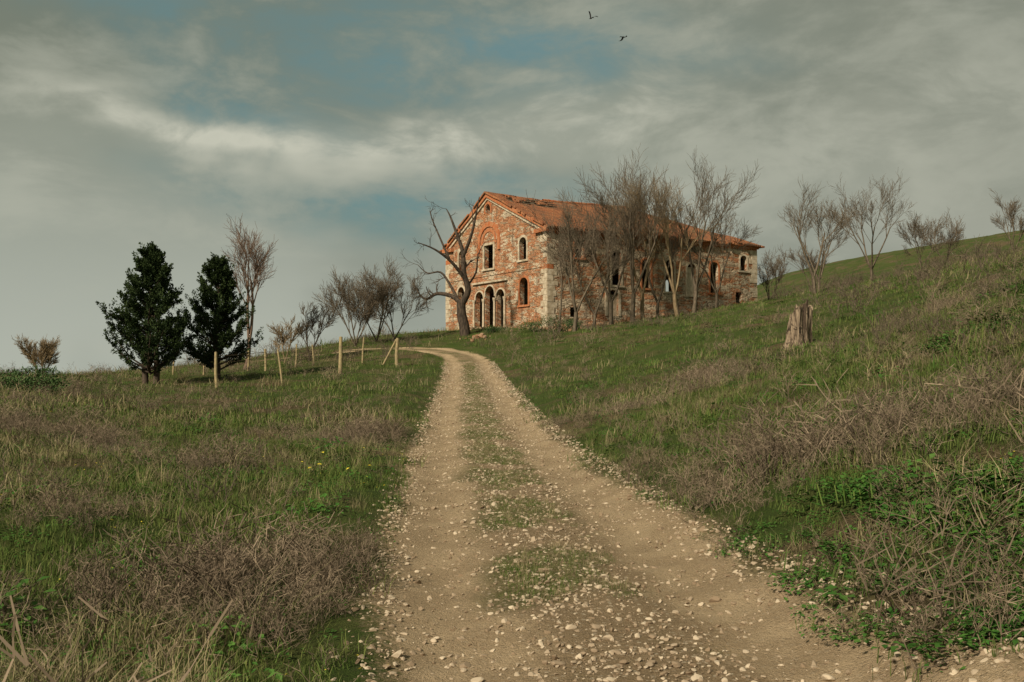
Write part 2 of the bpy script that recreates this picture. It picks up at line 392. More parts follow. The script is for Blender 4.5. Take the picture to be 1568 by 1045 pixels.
def bare_tree(x,y,h,stems=2,spread=.35,mat=bk_grey,mx=4,name='bare_tree',r0=None,forkh=.12,lat=2,pr=.88):
    z=Hs(x,y)-.15;S=[];p=Vector((x,y,z));r0=r0 or h*.0115+.02
    d=Vector((random.gauss(0,.05),0,1)).normalized();hb=h*forkh
    for k in range(2):
        q=p+(d+rv(.06)).normalized()*hb/2;S.append((p,q,r0*(1.25 if k==0 else 1),r0));p=q
    for s in range(stems):
        a=6.28*s/stems+random.uniform(-.5,.5);dd=Vector((math.cos(a)*spread,math.sin(a)*spread,1)).normalized()
        branch(S,p-Vector((0,0,.05)),dd,h*random.uniform(.55,.74),r0*(.8 if stems<3 else .62),0,mx,wob=.065,trop=.055,ang=.52,rmin=.0105,lat=lat,start=1 if h<6.5 else 2,pr=pr)
    zt=max(s[1].z for s in S);k=h/(zt-z)
    o=Vector((x,y,z));S=[(o+(a-o)*k,o+(b-o)*k,c,d) for a,b,c,d in S]
    return tubes(name,S,mat,4)
TR=[(4.66,74,11.0,3,.42,bk_grey,.24),(7.9,79,12.2,3,.42,bk_grey,.24),(9.6,79.3,14.0,3,.40,bk_grey,.24),(10.6,80.5,11.5,2,.4,bk_tan,.28),
(13.45,80.5,13.6,3,.42,bk_tan,.24),(14.9,81.5,13.0,3,.42,bk_grey,.22),(17.3,84,9.6,3,.45,bk_grey,.25),(6.3,77,9.0,2,.4,bk_grey,.2),(12,82,9.6,2,.4,bk_grey,.25),(3.7,77,8.2,1,.2,bk_grey,.15),
(-16.6,62,9.9,2,.16,bk_pink,.28),(-13.4,66,4.4,2,.3,bk_grey,.15),(-15.1,66,3.6,2,.3,bk_tan,.15),(-11.8,75,6.3,4,.5,bk_grey,.05),(-10.5,77,7.0,4,.55,bk_grey,.05),(-9.3,79,6.2,3,.5,bk_grey,.05),
(24.6,95,6.0,3,.45,bk_grey,.05),(22.9,75,9.2,2,.5,bk_grey,.22),(25.3,82,8.2,3,.45,bk_grey,.2),(32.5,90,10.4,4,.6,bk_grey,.22),(38,92,5.8,3,.6,bk_grey,.1),
(41.5,95,5.8,3,.6,bk_grey,.1),(43,85,6.0,3,.6,bk_grey,.1),(-26,55,2.6,5,.6,bk_tan,.05),(29,96,5.6,3,.5,bk_grey,.1)]
for (x,y,h,s,sp,m,fk) in TR:
    bare_tree(x,y,h,s,sp,m,4,'bare_tree' if h>4.5 else 'bare_shrub',lat=2,forkh=fk,pr=.78 if x>20 else .88)
S=[]
for k in range(160):
    if k<50: yy=random.uniform(84,112);xx=yy*random.uniform(.262,.50)
    elif k<75: yy=random.uniform(60,90);xx=-yy*random.uniform(.10,.33)
    elif k<98: yy=random.uniform(34,60);xx=yy*random.uniform(.30,.5)
    elif k<115: yy=random.uniform(66,78);xx=yy*random.uniform(.02,.2)
    elif k<146: yy=random.uniform(9,34);xx=yy*random.uniform(.22,.52)
    else: yy=random.uniform(9,34);xx=-yy*random.uniform(.16,.5)
    zz=Hs(xx,yy)-.05;hh=random.uniform(.8,2.4) if k<50 else random.uniform(.5,1.5) if k<115 else random.uniform(.3,.75)
    th=.018 if k<115 else .007
    for st in range(6 if k<115 else 8):
        a=random.uniform(0,6.28);branch(S,Vector((xx+random.gauss(0,hh*.3),yy+random.gauss(0,hh*.3),zz)),Vector((math.cos(a)*.7,math.sin(a)*.7,1)).normalized(),hh*.7,th,1,3,.18,.03,.7,.009 if k<115 else .0035,1,0)
tubes('bramble_thicket',S,bk_grey,3)
# dead tree by the porch
S=[];Yd=80.0;zb=Hs(-3.78,Yd)-.2
def dp(u,v,dy=0): return Vector(((u-784)/1524*Yd,Yd+dy,zb+.2+(498-v)/1524*Yd))
def limb(pts,r0,r1,tw=True):
    P=np.array([list(p) for p in pts]);Q=catmull(P,4)
    m=len(Q)-1
    for i in range(m):
        a=r0+(r1-r0)*i/m;b2=r0+(r1-r0)*(i+1)/m
        p=Vector(Q[i]);q=Vector(Q[i+1]);S.append((p,q,a,b2))
        if tw and i>m*.3 and random.random()<.55:
            d=(q-p).normalized();s=rv(1);s=(s-d*s.dot(d)).normalized()
            branch(S,q,(d*.5+s*.8+Vector((0,0,.25))).normalized(),random.uniform(.6,1.5),max(.02,b2*.45),2,4,.2,.03,.7,.011,1,0)
limb([dp(713,506),dp(711,485),dp(707,468),dp(706,450)],.46,.36,False)
limb([dp(706,450),dp(692,438,.5),dp(668,433,1),dp(652,441,1.2),dp(640,434,1.5),dp(628,412,1.6)],.22,.035)
limb([dp(706,452),dp(717,430,-.3),dp(711,405,-.5),dp(709,372,-.6),dp(700,345,-.6),dp(690,318,-.4),dp(683,304,0)],.30,.03)
limb([dp(709,380,-.6),dp(722,350,-1.4),dp(730,318,-1.8),dp(735,292,-2)],.16,.03)
limb([dp(712,412,-.5),dp(692,388,-1.3),dp(668,371,-2),dp(644,362,-2.4)],.17,.03)
limb([dp(690,386,-1.3),dp(674,350,-.6),dp(662,322,0),dp(657,306,.3)],.10,.025)
limb([dp(707,455),dp(688,420,1.4),dp(672,398,2),dp(650,398,2.6),dp(634,384,3)],.14,.025)
limb([dp(714,425),dp(728,400,1),dp(731,372,1.4),dp(742,350,1.7)],.10,.02)
tubes('dead_tree',S,bk_dark,7)

# junipers
m_jun,t,b=new_mat('juniper_foliage',.7)
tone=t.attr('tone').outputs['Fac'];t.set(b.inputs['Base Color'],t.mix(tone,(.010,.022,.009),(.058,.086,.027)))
def juniper(x,y,h,w,n_l,seed,trunks=2):
    random.seed(seed);z0=Hs(x,y)-.1;S=[];tufts=[]
    for k in range(trunks):
        p=Vector((x+(k-.5*(trunks-1))*.45,y+random.uniform(-.2,.2),z0));top=Vector((x+random.gauss(0,.12)+(.6*(k-.5) if k else 0),y,z0+h*(.97-.22*k)))
        for i in range(8):
            q=p.lerp(top,1/(8-i))+rv(.06);S.append((p,q,.17*(1-i/9),.17*(1-(i+1)/9)));p=q
    for i in range(n_l):
        f=(i+random.random())/n_l; f=.16+.82*f
        prof=(min(1,(f-.05)/.20))**.6*(1-max(0,(f-.30)/.72))**.95
        a=i*2.4+random.gauss(0,.5);L=w/2*prof*random.choice((.6,.8,.95,1.0,1.1,1.32))*random.uniform(.9,1.08)+.12
        p=Vector((x,y,z0+h*f-.30*L));d=Vector((math.cos(a),math.sin(a),random.uniform(-.05,.32))).normalized()
        r=.05*(1-f)+.015;ns=6
        for s in range(ns):
            d=(d+Vector((0,0,.15))+rv(.08)).normalized();q=p+d*L/ns;S.append((p,q,r,r*.85));r*=.85;p=q
            if s>=1:
                for c in range(2 if s<3 else 3):
                    dd=(d+rv(.55)+Vector((0,0,.35))).normalized()
                    if s==ns-1 and c==0: dd=(d+Vector((0,0,.6))).normalized()
                    tufts.append((p+rv(.05),dd,random.uniform(.26,.50)*(1.6 if s==ns-1 and c==0 else 1)*(.6+.4*prof)))
    for k in range(12):
        tufts.append((Vector((x,y,z0+h*(.84+.012*k)))+rv(.05),(Vector((0,0,1))+rv(.25)).normalized(),.40))
    o=bpy.data.objects.new('juniper_tree',None);link(o)
    tubes('trunk_and_limbs',S,bk_dark,5,o)
    C=[];Dn=[];T=[]
    for (p,d,L) in tufts:
        n=46;tt=rng.random(n);wd=L*.29*np.sin(np.pi*np.clip(tt*.88+.10,0,1))
        off=rng.normal(0,1,(n,3));off/=np.linalg.norm(off,axis=1)[:,None];off*= (wd*rng.random(n)**.5)[:,None]
        c=np.array(p)[None]+np.array(d)[None]*(tt*L)[:,None]+off
        dn=np.array(d)[None]*.7+off/(wd[:,None]+.02)*.6+rng.normal(0,.3,(n,3));C.append(c);Dn.append(dn)
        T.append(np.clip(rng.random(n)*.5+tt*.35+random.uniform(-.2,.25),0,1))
    C=np.concatenate(C);Dn=np.concatenate(Dn);T=np.concatenate(T);Dn/=np.linalg.norm(Dn,axis=1)[:,None]
    Sd=np.cross(Dn,rng.normal(0,1,Dn.shape));Sd/=np.linalg.norm(Sd,axis=1)[:,None]
    n=len(C);L=rng.uniform(.07,.14,n)[:,None];W=L*.24
    V=np.stack([C-Sd*W*.6,C+Dn*L*.5-Sd*W,C+Dn*L,C+Dn*L*.5+Sd*W,],1).reshape(-1,3)
    me=mesh_obj('foliage',V,np.arange(n*4).reshape(-1,4),m_jun,o);add_attr(me.data,'tone',np.repeat(T,4))
juniper(-16.9,46.5,6.4,4.2,104,5,2)
juniper(-14.8,50,6.1,3.8,90,9,1)

def bush(x,y,h,w,n,mat,name='green_bush'):
    z=Hs(x,y);S=[]
    for k in range(7):
        a=random.uniform(0,6.28);branch(S,Vector((x,y,z-.05)),Vector((math.cos(a)*.7,math.sin(a)*.7,1)).normalized(),h*.7,.02,2,3,.15,.03,.6,.008,1,0)
    o=bpy.data.objects.new(name,None);link(o);tubes('stems',S,bk_grey,3,o)
    C=rng.normal(0,1,(14,3))*[w*.28,w*.28,h*.22]+[x,y,z+h*.45]
    P=C[rng.integers(0,14,n)]+rng.normal(0,1,(n,3))*[w*.12,w*.12,h*.13];P[:,2]=np.maximum(P[:,2],z)
    D=rng.normal(0,1,(n,3));D/=np.linalg.norm(D,axis=1)[:,None];Sd=np.cross(D,rng.normal(0,1,(n,3)));Sd/=np.linalg.norm(Sd,axis=1)[:,None]
    L=rng.uniform(.05,.11,n)[:,None]
    V=np.stack([P,P+D*L*.5+Sd*L*.3,P+D*L,P+D*L*.5-Sd*L*.3],1).reshape(-1,3)
    me=mesh_obj('leaves',V,np.arange(n*4).reshape(-1,4),mat,o);add_attr(me.data,'tone',np.repeat(rng.random(n),4))
m_bush=foliage_mat('bush_leaf',(.030,.070,.020),(.075,.12,.04))
for (x,y,h,w) in [(3.6,77,1.3,2.0),(1.6,77.6,.9,2.2),(5.0,78,.8,1.6),(-15.8,33.5,.7,1.9),(-16.8,34,.5,1.3),(-1.5,78.5,.6,1.6),(-22,45,.6,1.6)]: bush(x,y,h,w,1500,m_bush)

# ------------------------------------------------------------------ church
church=bpy.data.objects.new('abandoned_church',None);link(church)
TOP=13.4;APT=9.5;APZ=17.45;BOT=4.0
def uvn(t): return t.n('ShaderNodeUVMap').outputs[0]
def masonry(name,orange=.5,shift=0.0,plast=.535):
    m,t,b=new_mat(name,.92);uv=uvn(t)
    uvj=t.n('ShaderNodeVectorMath',operation='ADD');t.set(uvj.inputs[0],uv)
    nn=t.n('ShaderNodeTexNoise');t.set(nn.inputs['Vector'],uv);nn.inputs['Scale'].default_value=1.5
    sc=t.n('ShaderNodeVectorMath',operation='SCALE');t.set(sc.inputs[0],nn.outputs['Color']);sc.inputs['Scale'].default_value=.12;t.set(uvj.inputs[1],sc.outputs[0])
    uvd=uvj.outputs[0]
    vo=t.voro(t.scale(uvd,(1.7,3.4,1)),1.0);ve=t.voro(t.scale(uvd,(1.7,3.4,1)),1.0,'DISTANCE_TO_EDGE')
    s=t.n('ShaderNodeSeparateColor');t.set(s.inputs[0],vo.outputs['Color'])
    stone=t.mix(s.outputs[0],(.28,.20,.125),(.56,.45,.31));stone=t.mix(t.ramp(s.outputs[1],.66,.70,0,.9),stone,(.41,.17,.075))
    stone=t.mix(t.ramp(ve.outputs['Distance'],.0,.09,1,0),stone,(.38,.285,.185))
    br=t.n('ShaderNodeTexBrick');t.set(br.inputs['Vector'],uvd);br.inputs['Scale'].default_value=1
    br.inputs['Brick Width'].default_value=.34;br.inputs['Row Height'].default_value=.11;br.inputs['Mortar Size'].default_value=.014
    t.set(br.inputs['Color1'],(.42,.130,.052));t.set(br.inputs['Color2'],(.48,.215,.098));t.set(br.inputs['Mortar'],(.42,.28,.17))
    n1=t.noise(t.scale(uv,(.40,3.4,1),(shift,0,0)),1.0,5,.66);n2=t.noise(t.scale(uv,(.7,1.5,1),(shift+9,3,0)),.75,6,.74);n3=t.noise(uv,14,3,.7)
    thr=.58-.16*orange
    c=t.mix(t.ramp(n1,thr-.02,thr+.03),stone,br.outputs[0])
    pl=t.mix(t.ramp(n3,.35,.7),(.64,.53,.385),(.48,.385,.265))
    pm=t.ramp(n2,plast,plast+.02)
    c=t.mix(pm,c,pl)
    dark=t.noise(t.scale(uv,(2.2,.5,1)),1.0,4,.7);c=t.mix(t.ramp(dark,.46,.70,0,.65),c,(.14,.095,.062))
    spx=t.noise(uv,4.5,3,.8);c=t.mix(t.ramp(spx,.56,.62,0,.85),c,(.085,.055,.036))
    t.set(b.inputs['Base Color'],c)
    h=t.math('ADD',t.math('MULTIPLY',t.ramp(ve.outputs['Distance'],0,.12),.5),t.math('MULTIPLY',n3,.4))
    bump(t,b,h,.9,.09);return m
m_front=masonry('masonry_front',.74,0,.535);m_side=masonry('masonry_side',.42,5.5,.515)
def simple(name,a,b2,sc=3,rough=.9,bs=.4):
    m,t,b=new_mat(name,rough);g=t.n('ShaderNodeNewGeometry').outputs['Position'];n1=t.noise(g,sc,4,.65)
    t.set(b.inputs['Base Color'],t.mix(t.ramp(n1,.35,.65),a,b2));bump(t,b,n1,bs,.05);return m
m_pale=simple('pale_dressed_stone',(.64,.545,.41),(.40,.32,.215),2.5)
m_brk=simple('red_brick_trim',(.43,.13,.048),(.47,.22,.11),3.5)
m_wood=simple('old_timber',(.10,.07,.045),(.2,.15,.1),4)
def frame(O,d,n):
    O=Vector((O[0],O[1],0));d=Vector((d[0],d[1],0));n=Vector((n[0],n[1],0))
    return lambda t,z,off=0.0:O+d*t+n*off+Vector((0,0,z))
def set_uv(me,uvs):
    l=me.uv_layers.new(name='UVMap')
    li=np.zeros(len(me.loops),dtype=np.int32);me.loops.foreach_get('vertex_index',li)
    l.data.foreach_set('uv',np.asarray(uvs)[li].ravel())
def wall(name,fr,outer,holes,th,mat):
    loops=[outer]+holes;flat=[p for l in loops for p in l];n=len(flat)
    tri=tessellate_polygon([[Vector((p[0],p[1],0)) for p in l] for l in loops])
    V=[fr(p[0],p[1]) for p in flat]+[fr(p[0],p[1],-th) for p in flat];UV=[p for p in flat]+[(p[0]+.3,p[1]+.2) for p in flat]
    Fc=[tuple(x) for x in tri]+[tuple(n+i for i in reversed(x)) for x in tri];k=0
    for l in loops:
        m=len(l)
        for i in range(m):
            a=k+i;b2=k+(i+1)%m;Fc.append((a,b2,b2+n,a+n))
        k+=m
    o=mesh_obj(name,V,Fc,mat,church);set_uv(o.data,UV);
    bm=bmesh.new();bm.from_mesh(o.data);bmesh.ops.recalc_face_normals(bm,faces=bm.faces);bm.to_mesh(o.data);bm.free();return o
def arch(tc,w,z0,zt,flat=False,seg=9):
    h=w/2;zs=zt-h*(.9)
    if flat: return [(tc-h,z0),(tc+h,z0),(tc+h,zt),(tc-h,zt)]
    return [(tc-h,z0),(tc+h,z0)]+[(tc+h*math.cos(math.pi*i/seg),zs+h*.9*math.sin(math.pi*i/seg)) for i in range(seg+1)]
def box(name,fr,t0,t1,z0,z1,o0,o1,mat,parent=church):
    V=[fr(t,z,o) for o in (o0,o1) for t,z in ((t0,z0),(t1,z0),(t1,z1),(t0,z1))]
    Fc=[(0,1,2,3),(7,6,5,4),(0,4,5,1),(1,5,6,2),(2,6,7,3),(3,7,4,0)]
    o=mesh_obj(name,V,Fc,mat,parent)
    set_uv(o.data,[(t,z) for _ in (0,1) for t,z in ((t0,z0),(t1,z0),(t1,z1),(t0,z1))])
    return o
def surround(name,fr,tc,w,z0,zt,bw,proud,mat,flat=False,sill=True,base=.004):
    inn=arch(tc,w,z0,zt,flat)[2:];inn=[(tc+w/2,z0)]+inn+[(tc-w/2,z0)]
    out=arch(tc,w+2*bw,z0,zt+bw,flat)[2:];out=[(tc+w/2+bw,z0)]+out+[(tc-w/2-bw,z0)]
    V=[];Fc=[];n=len(inn)
    for l,off in ((inn,proud),(out,proud),(inn,base-.05),(out,base-.05)): V+=[fr(a,c,off) for a,c in l]
    for i in range(n-1):
        Fc+=[(i,i+1,n+i+1,n+i),(n+i,n+i+1,3*n+i+1,3*n+i),(i,2*n+i,2*n+i+1,i+1)]
    Fc+=[(0,n,3*n,2*n),(n-1,2*n-1,4*n-1,3*n-1)]
    mesh_obj(name,V,Fc,mat,church)
    if sill: box(name+'_sill',fr,tc-w/2-bw-.1,tc+w/2+bw+.1,z0-.16,z0-.002,-.05,proud+.07,mat)
TH=.42
FR=frame(CH_O,CN,-CD)                     # front
SD=frame(CH_O,CD,-CN)                     # long south side
FL=frame(CH_O+CN*CW,CD,CN)                # north side
BK=frame(CH_O+CD*CL,CN,CD)                # rear
fw=[(3.66,1.15,11.0,12.9),(14.4,1.15,11.0,12.9),(3.5,1.3,7.2,9.5),(14.5,1.3,7.2,9.5)]
fh=[arch(a,w,z0,zt) for a,w,z0,zt in fw]+[arch(9.35,1.6,10.75,12.85,True)]
pz=5.3
fh+=[arch(7.3,1.45,pz,8.8),arch(9.15,1.65,pz,9.2),arch(11.0,1.45,pz,8.8)]
fh+=[[(9.55+.42*math.cos(k*.5236),16.0+.5*math.sin(k*.5236)) for k in range(12)]]
wall('front_wall',FR,[(0,BOT),(CW,BOT),(CW,TOP),(APT,APZ),(0,TOP)],fh,TH,m_front)
sw=[(3.15,.85,11.0,12.6),(7.0,1.0,8.9,11.9),(10.2,1.0,8.8,11.3),(12.8,1.0,8.6,11.4),(15.3,1.05,8.4,11.2),(18.0,1.0,8.7,11.5),(21.6,.85,10.9,12.3)]
sh=[arch(a,w,z0,zt) for a,w,z0,zt in sw]+[arch(6.6,1.2,6.3,8.5),arch(21.0,.75,7.9,8.9,True),arch(2.6,.7,6.1,6.9,True)]
wall('south_wall',SD,[(TH,BOT),(CL-TH,BOT),(CL-TH,TOP),(TH,TOP)],sh,TH,m_side)
wall('north_wall',FL,[(TH,BOT-2),(CL-TH,BOT-2),(CL-TH,TOP),(TH,TOP)],[arch(a,1.1,8.6,11.4) for a in (3,7,10.2,12.8,15.3,18)]+[arch(6.6,1.2,6.0,8.5)],TH,m_side)
wall('rear_wall',BK,[(0,BOT),(CW,BOT),(CW,TOP),(0,TOP)],[arch(a,1.1,8.6,11.2) for a in (5,12.6)],TH,m_side)
for i,(a,w,z0,zt) in enumerate(fw): surround('window_surround',FR,a,w,z0,zt,.20,.05,m_pale if i!=2 else m_brk)
surround('centre_window_frame',FR,9.35,1.6,10.75,12.85,.22,.08,m_pale,True)
surround('brick_relieving_arch',FR,9.35,3.1,12.3,14.5,.42,.10,m_brk,False,False)
surround('arch_tympanum_band',FR,9.35,2.1,12.95,14.05,.26,.06,m_brk,False,False)
for tc,w,zt in ((7.3,1.45,8.8),(9.15,1.65,9.2),(11.0,1.45,8.8)): surround('portal_arch',FR,tc,w,8.05 if w<1.5 else 8.25,zt,.13,.09,m_pale,False,False)
def column(name,fr,tc,z0,z1,r,off):
    prof=[(r*1.5,z0),(r*1.5,z0+.15),(r*1.1,z0+.25),(r,z0+.4),(r*.88,z1-.4),(r*1.05,z1-.3),(r*1.45,z1-.15),(r*1.5,z1)]
    c=fr(tc,0,off);V=[];n=14
    for rr,z in prof:
        for k in range(n): V.append((c.x+rr*math.cos(k*6.2832/n),c.y+rr*math.sin(k*6.2832/n),z))
    Fc=[(i*n+k,i*n+(k+1)%n,(i+1)*n+(k+1)%n,(i+1)*n+k) for i in range(len(prof)-1) for k in range(n)]+[tuple(range((len(prof)-1)*n,len(prof)*n))]
    mesh_obj(name,V,Fc,m_pale,church)
for tc in (6.45,8.18,10.12,11.85): column('portal_column',FR,tc,5.2,8.1,.11,.14)
box('portal_step',FR,5.9,12.4,5.0,5.45,.0,1.1,m_pale)
box('portal_step_low',FR,5.5,12.8,4.8,5.25,1.1,1.7,m_pale)
box('door_leaf',FR,8.40,9.0,5.46,8.2,-.9,-.82,m_wood);box('door_leaf_open',FR,6.75,7.6,5.46,8.1,-1.4,-1.32,m_wood)
box('narthex_wall',FR,5.4,12.9,4.6,13.0,-3.2,-2.9,m_wood)
box('portal_cornice',FR,6.1,12.2,9.48,9.64,-.05,.20,m_pale)
box('string_course',FR,.75,CW-.75,10.12,10.26,-.05,.06,m_front)
for i,(a,w,z0,zt) in enumerate(sw): surround('window_surround',SD,a,w,z0,zt,.16,.05,m_pale if i in(1,3,4,6) else m_brk)
surround('side_door_surround',SD,6.6,1.2,6.3,8.5,.22,.07,m_pale,False,False)
box('window_blocking',SD,15.3-.52,15.3+.52,8.4,10.9,-.35,-.2,m_pale)
box('window_blocking',SD,6.6-.6,6.6+.6,6.3,8.1,-.38,-.25,m_pale)
def quoins(fr,t_at,sign,zs,ze,mat_a=m_pale):
    z=zs;k=0
    while z<ze-.1:
        h=random.uniform(.36,.5);w=(.95 if k%2 else .62)+random.uniform(-.12,.12);z1=min(z+h-.02,ze)
        a,b2=(t_at,t_at+w*sign)
        if random.random()<.84: box('quoin',fr,min(a,b2),max(a,b2),z,z1,-.04,random.uniform(.02,.05),mat_a if random.random()<.88 else m_brk)
        z+=h;k+=1
quoins(FR,0.0,1,4.6,12.9);quoins(FR,CW,-1,4.6,12.9);quoins(SD,0.0,1,4.6,12.9);quoins(SD,CL,-1,6.8,12.9)
box('south_cornice_lower',SD,-.16,CL+.16,12.98,13.16,-.05,.14,m_brk);box('south_cornice_upper',SD,-.28,CL+.28,13.17,13.36,-.05,.28,m_brk)
box('north_cornice',FL,-.1,CL+.1,13.1,13.36,-.05,.25,m_brk);box('rear_cornice',BK,0,CW,13.1,13.36,-.05,.25,m_brk)
k=.0
V=[];Fc=[]
while k<CL:
    j=len(V);V+=[SD(t,z,o) for o in (.0,.12) for t,z in ((k,12.84),(k+.16,12.84),(k+.16,12.975),(k,12.975))]
    Fc+=[tuple(j+i for i in f) for f in [(0,1,2,3),(7,6,5,4),(0,4,5,1),(1,5,6,2),(2,6,7,3),(3,7,4,0)]];k+=.32
mesh_obj('dentils',V,Fc,m_brk,church)
def rake(name,ta,za,tb,zb2,h,o0,o1,mat):
    V=[FR(t,z,o) for o in (o0,o1) for t,z in ((ta,za-h),(tb,zb2-h),(tb,zb2),(ta,za))]
    mesh_obj(name,V,[(0,1,2,3),(7,6,5,4),(0,4,5,1),(1,5,6,2),(2,6,7,3),(3,7,4,0)],mat,church)
rake('rake_cornice_right',-.3,TOP-.10,APT,APZ+.02,.34,-.05,.26,m_brk);rake('rake_cornice_left',APT+.002,APZ+.02,CW+.3,TOP-.10,.34,-.05,.26,m_brk)
rake('rake_band_right',0,TOP-.45,APT,APZ-.33,.2,-.05,.13,m_pale);rake('rake_band_left',APT+.002,APZ-.33,CW,TOP-.45,.2,-.05,.13,m_pale)
surround('gable_oculus_ring',FR,9.55,.95,15.7,16.55,.16,.06,m_brk,False,False)
box('cornice_return',FR,-.3,1.6,12.95,13.28,-.05,.3,m_brk);box('cornice_return',FR,CW-1.6,CW+.3,12.95,13.28,-.05,.3,m_brk)
# roof
aa=np.linspace(-.42,CL+.5,150);bb=np.concatenate([np.linspace(-.55,APT,56),np.linspace(APT,CW+.55,46)[1:]])
AA,BB=np.meshgrid(aa,bb,indexing='ij')
zr=np.minimum(np.minimum(TOP+BB*(APZ-TOP)/APT,TOP+(CW-BB)*(APZ-TOP)/(CW-APT)),TOP+(CL-AA)*(APZ-TOP)/8.0)+.14
zr+=(fbm(AA,BB,3.5,71)-.5)*.26+(fbm(AA,BB,.8,72)-.5)*.09-.22*np.sin(np.clip(AA/15.5,0,1)*np.pi)*np.exp(-((BB-APT)/3)**2)
RXx=CH_O[0]+AA*CD[0]+BB*CN[0];RYy=CH_O[1]+AA*CD[1]+BB*CN[1]
idx=np.arange(AA.size).reshape(AA.shape);F=np.stack([idx[:-1,:-1],idx[1:,:-1],idx[1:,1:],idx[:-1,1:]],-1).reshape(-1,4)
ca=AA[:-1,:-1].ravel();cb=BB[:-1,:-1].ravel();hn=fbm(ca,cb,.7,81)
hole=((ca>.5)&(ca<5.6)&(cb>6.3)&(cb<9.4)&(hn>.38))|((fbm(ca,cb,.9,83)>.80))
edge_gone=((cb<-.25)|(ca<-.2))&(fbm(ca,cb,.6,85)>.62)
F=F[~(hole|edge_gone)]
m_tile,t,b=new_mat('terracotta_tiles',.85);uv=uvn(t)
sx=t.n('ShaderNodeSeparateXYZ');t.set(sx.inputs[0],uv)
rib=t.math('ABSOLUTE',t.math('SINE',t.math('MULTIPLY',sx.outputs[0],math.pi/.24)))
row=t.math('FRACT',t.math('MULTIPLY',sx.outputs[1],1/.38))
cell=t.n('ShaderNodeTexBrick');t.set(cell.inputs['Vector'],uv);cell.inputs['Scale'].default_value=1;cell.inputs['Brick Width'].default_value=.24;cell.inputs['Row Height'].default_value=.38;cell.offset=0;cell.inputs['Mortar Size'].default_value=.0
t.set(cell.inputs['Color1'],(.34,.115,.050));t.set(cell.inputs['Color2'],(.43,.19,.088))
nz=t.noise(uv,.7,5,.7);nf=t.noise(uv,6,3,.7)
c=t.mix(t.ramp(nz,.42,.62,0,.75),cell.outputs[0],(.20,.105,.062));c=t.mix(t.ramp(nf,.55,.75,0,.6),c,(.44,.29,.155));c=t.mix(t.ramp(rib,.0,.35,.65,0),c,(.09,.045,.03));c=t.mix(t.ramp(row,.0,.12,.5,0),c,(.09,.045,.03))
t.set(b.inputs['Base Color'],c);bump(t,b,t.math('ADD',rib,t.math('MULTIPLY',row,.5)),.9,.08)
rf=mesh_obj('tiled_roof',np.stack([RXx,RYy,zr],-1).reshape(-1,3),F,[m_tile,m_wood],church);set_uv(rf.data,np.stack([AA,BB],-1).reshape(-1,2))
so=rf.modifiers.new('s','SOLIDIFY');so.thickness=.14;so.offset=-1;so.material_offset=1
def P3(a,b2,z): return Vector((CH_O[0]+a*CD[0]+b2*CN[0],CH_O[1]+a*CD[1]+b2*CN[1],z))
S=[]
for i in range(34):
    a=5.8+i*.29
    S.append((P3(a,APT,float(np.interp(a,aa,zr[:,55]))+.02+random.uniform(-.02,.03)),P3(a+.30,APT,float(np.interp(a+.3,aa,zr[:,55]))+.02),.13,.11))
tubes('ridge_tiles',S,m_brk,8,church)
S=[]
for a in np.arange(.4,15,1.1):
    S.append((P3(a,0.3,TOP-.02),P3(a,APT,APZ-.12),.08,.08));S.append((P3(a,APT,APZ-.12),P3(a,CW-.3,TOP-.02),.08,.08));S.append((P3(a,.3,TOP-.1),P3(a,CW-.3,TOP-.1),.10,.10))
S.append((P3(.1,APT,APZ-.16),P3(15.3,APT,APZ-.16),.1,.1))
for b2 in (6.4,7.1,7.8,8.5): S.append((P3(.2,b2,TOP+b2*.4263+.03),P3(6.2,b2+random.uniform(-.3,.3),TOP+b2*.4263+.03),.045,.045))
tubes('roof_timbers',S,m_wood,4,church)
# rubble at foot
rub=bpy.data.collections.new('rubble_stones')
m_rub=simple('rubble',(.36,.27,.18),(.30,.15,.08),2)
for i in range(5): rock(i,rub,1,2,.7,m_rub)
pp=[]
for k in range(460):
    if k<230: tt=random.uniform(-1,7);o=abs(random.gauss(.2,1.6));p=SD(tt,0,o)
    elif k<330: p=FR(random.uniform(0,CW),0,abs(random.gauss(.3,1.4)))
    elif k<420: p=SD(random.uniform(6,CL),0,abs(random.gauss(.2,.8)))
    else: p=Vector((-2.6+random.gauss(0,.5),76+random.gauss(0,1.2),0))
    pp.append((p.x,p.y))
pp=np.array(pp);z=H(pp[:,0],pp[:,1]);n=len(pp)
gn_scatter('rubble_pile',np.stack([pp[:,0],pp[:,1],z+.04],1),rng.uniform(0,6,(n,3)),.05+.20*rng.random(n)**3,rng.integers(0,5,n),rub)

# ------------------------------------------------------------------ fence
m_post=simple('weathered_post',(.30,.235,.14),(.42,.335,.175),5)
fence=bpy.data.objects.new('wooden_fence',None);link(fence)
fp=[(265,54,1.4,.06),(312,53,1.4,.04),(333,43,1.6,-.05),(379,56,1.3,.05),(407,58,1.3,-.04),(433,47,1.5,-.16),(452,58,1.3,.06),(480,59,1.4,-.05),(521,51,1.8,.02),(555,60,1.5,.05),(608,58,1.7,.02)]
FPt=[]
for i,(u,yy,h,ln) in enumerate(fp):
    x=(u-784)/1524*yy;z=Hs(x,yy);r=random.uniform(.05,.075) if u not in(521,608) else .11
    p0=Vector((x,yy,z-.25));p1=Vector((x+ln*h,yy+random.uniform(-.05,.05),z+h*random.uniform(.88,1.05)))
    m=p0.lerp(p1,.5)+Vector((random.gauss(0,.035),0,0))
    o=tubes('post_%d'%(i+1),[(p0,m,r,r*.95),(m,p1,r*.95,r*.8),(p1,p1+Vector((.01,0,.03)),r*.8,r*.15)],m_post,8,fence);FPt.append((x,yy,z,ln,h))
S=[];FPt.sort(key=lambda a:a[0])
